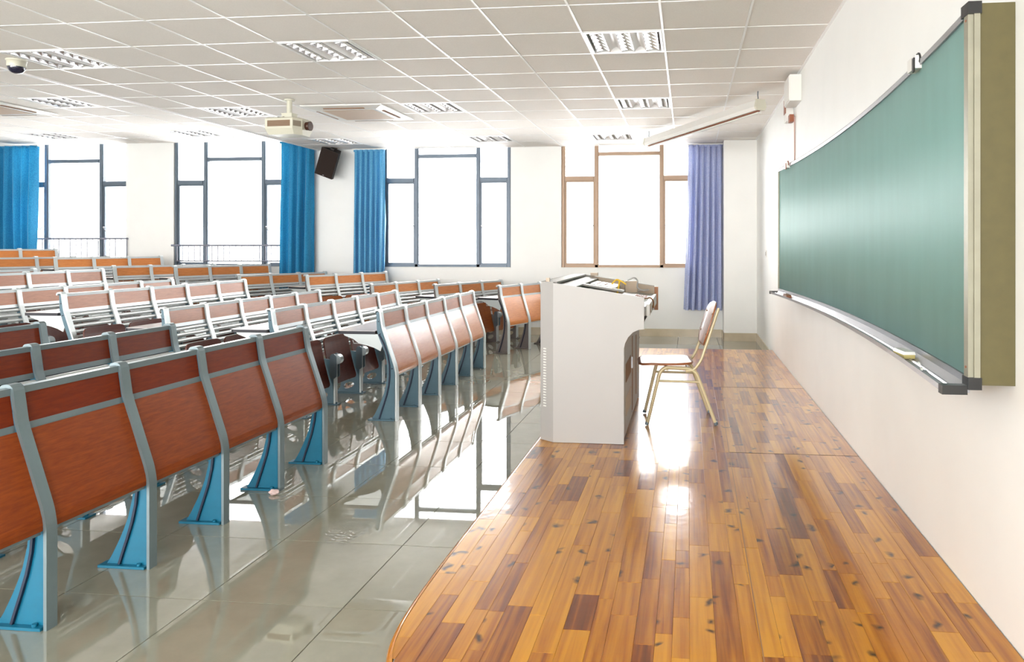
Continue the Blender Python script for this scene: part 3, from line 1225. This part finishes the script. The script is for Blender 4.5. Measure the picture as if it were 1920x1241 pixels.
def clip(y, label, m2):
    x = bx_at(y)
    t = thing('board_clip', label, 'clip', (x, y, 2.155), group='clips on top of the blackboard frame')
    obj('body', MB().box(-.03, .02, -.05, .05, -.03, .022), white_m, t)
    obj('jaw', MB().box(-.036, -.030, -.052, -.03, -.045, .012), m2, t)
    obj('cable_loop', MB().tube(arc([(-.012, -.01, .018), (-.014, -.02, .030), (-.012, -.045, .032), (-.010, -.055, .01), (-.012, -.045, -.01)], .02, 4), .0045, 6), m2, t)


clip(3.06, 'white clip with black cable loop on the near part of the board frame', black_m)
clip(6.75, 'small brown clip at the far top corner of the blackboard below the wire', red_m)

# eraser, chalk
ye = 3.07
t = thing('board_eraser', 'felt board eraser with white top lying in the chalk tray', 'eraser', (bx_at(ye)-.055, ye, .958), (0, 0, R(4)))
obj('felt', MB().box(-.022, .022, -.06, .06, 0, .016), era_m, t)
obj('holder', MB().prism([(-.024, .016), (.024, .016), (.020, .028), (-.020, .028)], 'y', -.062, .062), white_m, t)
yc2 = 6.55
t = thing('board_eraser', 'small brown eraser at the far end of the chalk tray', 'eraser', (bx_at(yc2)-.055, yc2, .958))
obj('felt', MB().box(-.022, .022, -.12, .12, 0, .016), red_m, t)
obj('holder', MB().box(-.02, .02, -.11, .11, .016, .026), brown_m, t)
for i, (yy, lb) in enumerate(((2.74, 'bit of white chalk in the tray nearest the tray end'), (2.86, 'bit of white chalk in the tray towards the eraser'))):
    tag(obj('chalk_piece', MB().tube([(bx_at(yy)-.065+.02*i, yy, .961), (bx_at(yy)-.058+.02*i, yy+.03, .961)], .005, 8), chalk_m), lb, 'chalk', 'chalk pieces in the tray')

# control box, small device and conduit on the right wall
t = thing('control_box', 'white boxy control cabinet high on the right wall near the ceiling', 'box', (XW, 6.62, 2.72))
obj('body', MB().box(-.105, -.002, 0, .34, 0, .235), white_m, t)
obj('door', MB().box(-.112, -.105, .01, .33, .01, .225), white_m, t)
t = thing('wall_sensor', 'small device with reddish face below and behind the white control box', 'sensor', (XW, 7.12, 2.62))
obj('body', MB().box(-.07, -.002, 0, .16, 0, .26), white_m, t)
obj('face', MB().box(-.076, -.07, .02, .14, .08, .22), red_m, t)
obj('connector', MB().box(-.05, -.01, -.09, 0, -.02, .05), red_m, t)
tag(obj('wire_conduit', MB().box(XW-.012, XW-.001, 7.0, 7.012, 2.17, 2.64), mat('conduit_pink', (.45, .30, .27), .5)), 'thin vertical conduit running down from the sensor to the board', 'conduit')
t = thing('light_switch', 'small white switch plate on the right wall beyond the blackboard', 'switch', (XW, 9.5, 1.27))
obj('plate', MB().box(-.010, -.001, 0, .086, 0, .086), white_m, t)
obj('rocker', MB().box(-.014, -.010, .02, .066, .02, .066), pod_m, t)

# ------------------------------------------------------------------ projection screen case
t = thing('screen_case', 'long white pull-down projection screen case hanging slanted across the corner', 'screen', (0, 0, 0))
A0, A1 = Vector((.735, 7.42, 2.845)), Vector((-.56, 9.95, 2.845))
dirv = (A1-A0).normalized()
sd = Vector((-dirv.y, dirv.x, 0))


def along(mb, prof, a, b):
    vs = []
    for q in (a, b):
        for (u, z) in prof:
            vs.append(A0+dirv*q+sd*u+Vector((0, 0, z)))
    n = len(prof)
    mb.add(vs, [tuple(range(n-1, -1, -1)), tuple(range(n, 2*n))]+[(i, (i+1) % n, (i+1) % n+n, i+n) for i in range(n)])
    return mb


LL = (A1-A0).length
hexp = [(-.045, -.055), (.045, -.055), (.06, -.02), (.045, .05), (-.045, .05), (-.06, -.02)]
obj('case', along(MB(), hexp, .03, LL-.03), white_m, t)
obj('end_cap', along(MB(), [(u*1.06, z*1.06) for u, z in hexp], 0, .03), cream_pl, t)
obj('end_cap', along(MB(), [(u*1.06, z*1.06) for u, z in hexp], LL-.03, LL), cream_pl, t)
obj('bottom_slot', along(MB(), [(-.012, -.064), (.012, -.064), (.012, -.055), (-.012, -.055)], .04, LL-.04), red_m, t)
obj('roller_bar', along(MB(), [(-.02, -.086), (.02, -.086), (.02, -.072), (-.02, -.072)], .03, LL-.03), white_m, t)
for q in (.06, LL-.06):
    p = A0+dirv*q
    obj('hook', MB().tube(arc([(p.x, p.y, 2.895), (p.x, p.y-.02, 2.92), (p.x, p.y+.02, 2.95), (p.x, p.y, 2.99)], .01, 3), .005, 6), dark_m, t)

# ------------------------------------------------------------------ projector
t = thing('projector', 'white ceiling projector with side grilles hanging from a short pole', 'projector', (-4.26, 7.34, 2.70), (0, 0, R(-4)))
b_ = MB()
hx, hy = .185, .15
lo_ = [(-hx+.02, -hy+.03), (hx-.05, -hy+.03), (hx-.01, -.03), (hx-.01, hy-.05), (-hx+.02, hy-.03)]
mi_ = [(-hx, -hy), (hx-.05, -hy), (hx, -.05), (hx, hy-.02), (-hx, hy)]
vs = [(x, y, -.105) for x, y in lo_]+[(x, y, -.045) for x, y in mi_]+[(x, y, .060) for x, y in mi_]+[(x*.93, y*.9, .075) for x, y in mi_]
n = 5
fs = [tuple(range(n-1, -1, -1)), tuple(range(3*n, 4*n))]+[(q*n+i, q*n+(i+1) % n, (q+1)*n+(i+1) % n, (q+1)*n+i) for q in range(3) for i in range(n)]
obj('body', b_.add(vs, fs), cream_pl, t)
g = MB()
for i in range(7):
    g.box(-hx+.03, hx-.08, -hy-.004, -hy+.002, -.020+i*.009, -.016+i*.009)
obj('side_grille', g, grille_m, t)
obj('grille_back', MB().box(-hx+.028, hx-.078, -hy-.0015, -hy+.002, -.022, .042), brown_m, t)
g = MB()
for i in range(7):
    g.box(hx-.035, hx-.020, -.085, -.065, -.020+i*.009, -.016+i*.009)
obj('front_grille', MB().add([(hx-.045, -hy+.004, -.02), (hx-.006, -.062, -.02), (hx-.006, -.062, .04), (hx-.045, -hy+.004, .04)], [(0, 1, 2, 3)]), grille_m, t)
obj('lens', MB().tube([(hx, .03, 0), (hx+.035, .03, 0)], .045, 20).tube([(hx+.03, .03, 0), (hx+.045, .03, 0)], .05, 20), mat('lens_brown', (.05, .02, .012), .2), t)
obj('ceiling_mount', MB().tube([(0, 0, .12), (0, 0, .288)], .028, 16).tube([(0, 0, .272), (0, 0, .288)], .055, 16), cream_pl, t)
obj('mount_bracket', MB().box(-.06, .06, -.05, .05, .075, .135).box(-.065, .065, -.055, .055, .128, .134), cream_pl, t)
obj('cable', MB().tube(arc([(-.02, -.06, .09), (-.10, -.08, .075), (-.19, -.1, .06), (-.215, -.1, -.01), (-.19, -.1, -.02)], .04, 4), .006, 6).tube(arc([(.1, -.07, .08), (0, -.09, .076), (-.08, -.09, .085)], .02, 3), .006, 6), black_m, t)

# dome camera
t = thing('dome_camera', 'white dome security camera on the ceiling at the upper left', 'camera', (-5.66, 5.54, CE))
obj('housing', MB().tube([(0, 0, 0), (0, 0, -.012), (0, 0, -.012), (0, 0, -.062)], [.075, .075, .068, .068], 24), cream_pl, t)
n = 24
rr = [(.064*math.cos(PI/2*q/6), -.062-.055*math.sin(PI/2*q/6)) for q in range(7)]
vs = [(r_*math.cos(2*PI*k/n), r_*math.sin(2*PI*k/n), z) for r_, z in rr for k in range(n)]
obj('dome', MB().add(vs, [(q*n+k, q*n+(k+1) % n, (q+1)*n+(k+1) % n, (q+1)*n+k) for q in range(6) for k in range(n)], True), blk_dome, t)

# speaker
SPX, SPZ = -5.74, 2.755
t = thing('wall_speaker', 'black loudspeaker tilted on the wall between the two middle curtains', 'speaker', (SPX, 11.06, SPZ))
t.rotation_euler = (R(14), R(21), R(8))
w2, h2 = .145, .222
b_ = MB()
pl = [(-w2, -.10), (w2, -.10), (w2, -.03), (w2*.6, .12), (-w2*.6, .12), (-w2, -.03)]
b_.prism(pl, 'z', -h2, h2)
obj('cabinet', b_, spk_m, t)
obj('grille', MB().box(-w2+.006, w2-.006, -.106, -.10, -h2+.006, h2-.006), mat('speaker_cloth', (.018, .009, .006), .9, noise=.3, nscale=200), t)
obj('badge', MB().box(-.012, .012, -.108, -.106, -h2+.018, -h2+.026), alu_m, t)
obj('wall_bracket', MB().box(-.03, .03, -.04, .03, h2, h2+.03).box(-.012, .012, .03, .16, h2+.005, h2+.02), spk_m, t)

# ------------------------------------------------------------------ curtains


def curtain(x0, x1, xb0_, xb1_, y, z0, z1, folds, m, label, seed):
    rnd = random.Random(seed)
    t = thing('curtain', label, 'curtain', (0, 0, 0), group='blue curtains on the window wall')
    nx = folds*10
    nz = 14
    ph = [rnd.uniform(-1.1, 1.1) for _ in range(folds+1)]
    am = [rnd.uniform(.6, 1.25) for _ in range(folds+1)]
    vs = []
    for j in range(nz+1):
        v = j/nz
        z = z1+(z0-z1)*v
        for i in range(nx+1):
            u = i/nx
            f = u*folds
            k = int(min(f, folds-1))
            a = am[k]*(1-(f-k))+am[k+1]*(f-k)
            p = ph[k]*(1-(f-k))+ph[k+1]*(f-k)
            xa = x0+(xb0_-x0)*v**1.5
            xc = x1+(xb1_-x1)*v**1.5
            dep = (.045+.045*min(1, v*2.2))*a
            sn = math.sin(2*PI*f+p*v*1.5)
            yy = y-dep*(2*abs(math.sin(PI*f+p*v*.8))**.7-1)+.3*dep*sn+.012*math.sin(6*PI*f*1.3+2*p)*(1-v)
            vs.append((xa+(xc-xa)*u+.012*math.sin(4*PI*f+p)*v, yy, z))
    me = MB().add(vs, [(j*(nx+1)+i, j*(nx+1)+i+1, (j+1)*(nx+1)+i+1, (j+1)*(nx+1)+i) for j in range(nz) for i in range(nx)], True)
    obj('fabric', me, m, t)
    obj('header_tape', MB().box(x0, x1, y-.012, y+.012, z1-.03, z1), m, t)
    obj('curtain_track', MB().box(x0-.02, x1+.02, y-.015, y+.015, z1, z1+.02), white_m, t)


curtain(-12.3, -11.02, -12.3, -11.0, 11.16, .6, 3.12, 8, cur_m, 'bright blue curtain at the left edge of the picture', 3)
curtain(-6.64, -6.07, -6.66, -6.07, 11.16, .3, 3.12, 4, cur_m, 'bright blue curtain left of the black wall speaker', 5)
curtain(-5.37, -4.86, -5.37, -4.86, 11.15, .3, 2.965, 6, cur2_m, 'blue curtain between the wall speaker and the third window', 8)
curtain(-.0, .52, -.07, .52, 11.16, .435, 2.965, 6, cur3_m, 'blue curtain tinted violet by flare light, right side of the window with the flare-tinted frame', 11)

# ------------------------------------------------------------------ teacher desk (multimedia podium)
YN, YF = 4.53, 5.95
t = thing('podium', 'white steel multimedia teacher desk standing on the wooden platform', 'desk', (0, 0, PLAT+.002))
z0 = 0
side = [(-.855, 0), (-.855, 1.015), (-.275, .925), (-.275, .727), (-.31, .722), (-.345, .706), (-.375, .675), (-.395, .635), (-.402, .60), (-.402, 0)]
obj('side_panel', MB().prism(side, 'y', YN, YN+.015), pod_m, t)
obj('side_panel', MB().prism(side, 'y', YF-.015, YF), pod_m, t)
obj('side_lining', MB().prism([(-.80, .96), (-.80, 1.003), (-.278, .920), (-.278, .74), (-.34, .74)], 'y', YF-.022, YF-.015), pod_in, t)
obj('corner_panel', MB().prism([(-.855, YN), (-.950, YN+.068), (-.945, YN+.085), (-.850, YN+.015)], 'z', 0, 1.02), pod_m, t)
obj('corner_panel', MB().prism([(-.855, YF), (-.950, YF-.068), (-.945, YF-.085), (-.850, YF-.015)], 'z', 0, 1.02), pod_m, t)
obj('front_panel', MB().box(-.950, -.938, YN+.075, YF-.075, 0, 1.02), pod_m, t)
vn = MB()
for i in range(22):
    zz = .22+.0175*i
    vn.box(-.012, .012, -.0035, .0, zz, zz+.007)
obj('vent_slots', vn, white_m, t, loc=(-.915, YN+.038, 0), rot=(0, 0, -math.atan2(.068, .095)))
# sloping top with openings
def slope(x):
    return 1.012-(x+.855)*(.09/.58)-.012


def deck(x0, x1, y0, y1, nm='top_deck', m=pod_m, dz=0, th=.012):
    za, zb = slope(x0)+dz, slope(x1)+dz
    vs = [(x0, y0, za), (x1, y0, zb), (x1, y1, zb), (x0, y1, za), (x0, y0, za-th), (x1, y0, zb-th), (x1, y1, zb-th), (x0, y1, za-th)]
    return obj(nm, MB().add(vs, [(0, 1, 2, 3), (4, 7, 6, 5), (0, 4, 5, 1), (1, 5, 6, 2), (2, 6, 7, 3), (3, 7, 4, 0)]), m, t)


obj('top_cap', MB().prism([(-.945, 1.02), (-.84, 1.02), (-.84, 1.008), (-.945, 1.008)], 'y', YN+.06, YF-.06), pod_m, t)
deck(-.84, -.74, YN+.015, YF-.022)
deck(-.74, -.28, YN+.015, YN+.10)
deck(-.74, -.45, YN+.52, YN+.60)
deck(-.50, -.28, YN+.10, YF-.022, dz=-.06)
deck(-.70, -.52, YN+.62, YN+1.02, 'control_plate', white_m, dz=.004)
obj('inner_floor', MB().box(-.84, -.30, YN+.02, YF-.022, .80, .81), pod_in, t)
mo = MB()
mo.add([(-.72, YN+.12, .925), (-.54, YN+.12, .895), (-.54, YN+.50, .895), (-.72, YN+.50, .925)], [(0, 1, 2, 3)])
obj('monitor_glass', mo, mat('dim_screen', (.45, .33, .25), .15), t)
obj('monitor_bezel', MB().prism([(-.74, .945), (-.72, .945), (-.72, .92), (-.74, .92)], 'y', YN+.10, YN+.52).prism([(-.54, .905), (-.52, .900), (-.52, .87), (-.54, .875)], 'y', YN+.10, YN+.52), pod_in, t)
obj('control_mark', MB().box(-.66, -.655, YN+.66, YN+.98, slope(-.66)+.004, slope(-.66)+.007).box(-.61, -.60, YN+.70, YN+.90, slope(-.605)+.004, slope(-.605)+.007), brown_m, t)
# rear: recessed door panel with slots
obj('rear_panel', MB().box(-.425, -.412, YN+.015, YF-.015, 0, .72), pod_in, t)
obj('rear_door', MB().box(-.412, -.404, YN+.06, YN+.68, .03, .60), pod_m, t)
obj('rear_door', MB().box(-.412, -.404, YN+.74, YF-.06, .03, .60), pod_m, t)
obj('vent_grille', MB().box(-.404, -.401, YN+.16, YN+.56, .36, .48), brown_m, t)
obj('vent_grille', MB().box(-.404, -.401, YN+.16, YN+.56, .14, .26), pod_in, t)
obj('door_gap', MB().box(-.406, -.402, YN+.685, YN+.735, .06, .62), brown_m, t)
obj('door_gap', MB().box(-.404, -.401, YF-.36, YF-.32, .10, .56), brown_m, t)
obj('door_handle', MB().box(-.404, -.392, YN+.60, YN+.615, .38, .46), alu_m, t)
obj('under_arch', MB().prism([(-.30, .727), (-.345, .706), (-.375, .675), (-.395, .635), (-.402, .60), (-.408, .60), (-.401, .637), (-.38, .68), (-.35, .712), (-.30, .735)], 'y', YN+.015, YF-.015), pod_m, t)
# keyboard drawer
dr = obj('drawer', MB().box(-.40, -.272, YN+.10, YF-.06, .80, .86), pod_m, t)
obj('drawer_front', MB().box(-.272, -.252, YN+.20, YF-.16, .79, .868), white_m, dr)
obj('drawer_lock', MB().box(-.252, -.249, YN+.55, YN+.62, .80, .83).box(-.252, -.249, YN+.35, YN+.37, .80, .86), brown_m, dr)
obj('wood_trim', MB().box(-.275, -.245, YF-.013, YF+.002, .725, .915), wood_side, t)
obj('corner_knob', MB().box(-.915, -.892, YN+.07, YN+.093, 1.02, 1.043), pod_in, t)
obj('corner_knob', MB().box(-.80, -.74, YF-.05, YF-.02, 1.005, 1.03), pod_in, t)


def deskitem(nm, mb, m, label, cat, loc=(0, 0, 0)):
    return tag(obj(nm, mb, m, None, loc), label, cat)


zt = PLAT
deskitem('yellow_cable', MB().tube(arc([(-.56, 5.30, zt+.97), (-.53, 5.30, zt+1.005), (-.50, 5.28, zt+1.0), (-.505, 5.22, zt+.93), (-.52, 5.2, zt+.88)], .03, 5), .007, 6).tube(arc([(-.50, 5.28, zt+1.0), (-.47, 5.26, zt+.985), (-.45, 5.26, zt+.97)], .01, 2), .006, 6), yel_m, 'yellow cable looping inside the teacher desk', 'cable')
tt = thing('socket_box', 'pale boxy power socket with a coiled cord inside the teacher desk', 'socket', (-.43, 5.42, zt+.905), (0, 0, R(12)))
obj('body', MB().box(-.045, .045, -.04, .04, 0, .085), pod_in, tt)
obj('cord', MB().tube(arc([(-.03, -.05, .09), (.02, -.05, .115), (.05, -.03, .09), (.04, -.06, .03), (.09, -.06, .012), (.14, -.04, .02), (.10, -.02, .016), (.05, -.03, .01)], .03, 4), .006, 6), pod_m, tt)
tt = thing('brown_mouse_pad', 'round dark brown pad on the sloping top of the teacher desk', 'pad', (-.42, 4.95, zt+slope(-.42)-.057), (0, R(8.8), 0))
obj('pad', MB().tube([(0, 0, 0), (0, 0, .006)], .07, 24), brown_m, tt)
tt = thing('keyboard', 'low keyboard lying near the right end of the teacher desk top', 'keyboard', (-.345, 5.30, zt+slope(-.345)-.052), (0, R(8.8), 0))
obj('base', MB().box(-.05, .05, -.17, .17, 0, .010), white_m, tt)
kk = MB()
for a_ in range(4):
    for b2 in range(12):
        kk.box(-.043+.022*a_, -.026+.022*a_, -.16+.0265*b2, -.140+.0265*b2, .010, .014)
ko = obj('keys', kk, red_m, tt)
ko['kind'] = 'stuff'
deskitem('desk_cable', MB().tube(arc([(-.30, 5.0, zt+.885), (-.26, 5.02, zt+.895), (-.240, 5.03, zt+.87), (-.242, 5.05, zt+.82)], .02, 4), .005, 6), brown_m, 'thin dark cable hanging over the drawer edge of the teacher desk', 'cable')

# ------------------------------------------------------------------ chair
t = thing('chair', 'cream tubular steel chair with plywood seat and back facing the teacher desk', 'chair', (-.065, 5.245, PLAT+.006), (0, 0, R(6)))
for s in (-1, 1):
    y = s*.185
    yb2 = s*.178
    obj('leg_frame', MB().tube(arc([(-.240, y, .0), (-.152, y, .365), (-.115, y*.97, .398), (.06, y*.95, .388), (.105, y*.97, .360), (.240, y*1.02, .0)], .05, 5), .0125, 10), cream_m, t)
    obj('back_upright', MB().tube(arc([(.03, yb2, .372), (.085, yb2, .378), (.135, yb2, .44), (.262, yb2*.92, .81)], .05, 5), .011, 10), cream_m, t)
    obj('stretcher', MB().tube([(-.163, y, .305), (.127, y, .296)], .008, 8), cream_m, t)
    obj('foot_cap', MB().tube([(-.243, y, .0), (-.239, y, .018)], .0145, 10).tube([(.242, y*1.02, .0), (.236, y*1.02, .018)], .0145, 10), dark_m, t)
obj('cross_rail', MB().tube([(-.10, -.18, .385), (-.10, .18, .385)], .010, 8), cream_m, t)
obj('cross_rail', MB().tube([(.06, -.18, .375), (.06, .18, .375)], .010, 8), cream_m, t)


def sheet(fn, nu, nv, th, name, m, parent):
    """fn(u,v)->(point, normal) ; solid sheet"""
    vs, fs = [], []
    for s in (0, 1):
        for i in range(nu+1):
            for j in range(nv+1):
                p, n_ = fn(i/nu, j/nv)
                vs.append(p+n_*th*s)
    N = (nu+1)*(nv+1)
    I = lambda i, j, s=0: s*N+i*(nv+1)+j
    for i in range(nu):
        for j in range(nv):
            fs.append((I(i, j), I(i+1, j), I(i+1, j+1), I(i, j+1)))
            fs.append((I(i, j, 1), I(i, j+1, 1), I(i+1, j+1, 1), I(i+1, j, 1)))
    for i in range(nu):
        fs.append((I(i, 0), I(i, 0, 1), I(i+1, 0, 1), I(i+1, 0)))
        fs.append((I(i, nv), I(i+1, nv), I(i+1, nv, 1), I(i, nv, 1)))
    for j in range(nv):
        fs.append((I(0, j), I(0, j+1), I(0, j+1, 1), I(0, j, 1)))
        fs.append((I(nu, j), I(nu, j, 1), I(nu, j+1, 1), I(nu, j+1)))
    return obj(name, MB().add(vs, fs, True), m, parent)


def superell(s, k=4):
    return (1-abs(s)**k)**(1/k)


def seatf(u, v):
    a = 2*u-1
    w_ = .195*superell(a*.995, 5)
    x = -.103+.195*a
    y = (2*v-1)*w_
    z = .408+.008*(a*a)-.03*max(0, -a-.55)**1.2+.006*(y/.195)**2
    return Vector((x, y, z)), Vector((0, 0, 1))


sheet(seatf, 18, 10, .013, 'seat', ply_m, t)


def backf(u, v):
    a = 2*u-1
    w_ = .19*superell(a*.995, 3.2)
    y = (2*v-1)*w_
    p = Vector((.168, 0, .53)).lerp(Vector((.266, 0, .842)), u)
    p.x += -.010-.018*(1-(y/.19)**2)*0+.018*(1-(y/.19)**2)-.006
    p.y = y
    return p, Vector((-.95, 0, .29))


sheet(backf, 16, 10, .012, 'backrest', ply_m, t)
rv = MB()
for (yy, uu) in ((-.15, .3), (-.15, .75), (.15, .3), (.15, .75)):
    p, n_ = backf(uu, .5+yy/.38)
    rv.tube([p+n_*.012, p+n_*.016], .006, 8)
for (xx, yy) in ((-.2, -.13), (-.2, .13), (.02, -.13), (.02, .13)):
    rv.tube([(xx, yy, .421), (xx, yy, .425)], .006, 8)
obj('rivet', rv, brown_m, t)

# ------------------------------------------------------------------ tissue on the floor
t = bmesh.new()
bmesh.ops.create_icosphere(t, subdivisions=3, radius=.022)
rn = random.Random(4)
for v in t.verts:
    q = v.co
    k = 1+.28*math.sin(190*q.x+3)*math.cos(170*q.y)+.15*rn.random()
    v.co = Vector((q.x*1.15*k, q.y*.9*k, q.z*.62*k))
me = bpy.data.meshes.new('crumpled_tissue')
t.to_mesh(me)
t.free()
me.materials.append(tissue_m)
tg = tag(link('crumpled_tissue', me, None, (-2.34, 3.87, .014)), 'crumpled pinkish paper tissue on the floor beside the third blue-tinted leg', 'tissue')

# ------------------------------------------------------------------ pale building outside
t = thing('neighbour_building', 'overexposed pale building faintly visible through the windows', 'building', (0, 0, 0))
YO = 24.0
obj('facade', MB().box(-26, 14, YO, YO+6, -9, 5.2), out_m, t)
obj('ground', MB().box(-45, 30, 11.7, 60, -9.2, -9), out_m, t)
for i in range(12):
    for z in (-5.2, -1.6, 2.0):
        x = -24+i*3.1
        wn = obj('window', MB().box(x, x+1.5, YO-.03, YO+.02, z, z+1.7), out_win, t)
        obj('window_bar', MB().box(x+.72, x+.78, YO-.06, YO-.03, z, z+1.7), out_m, wn)
for z in (-2.4, 1.2):
    obj('ledge', MB().box(-26, 14, YO-.25, YO, z, z+.15), out_m, t)
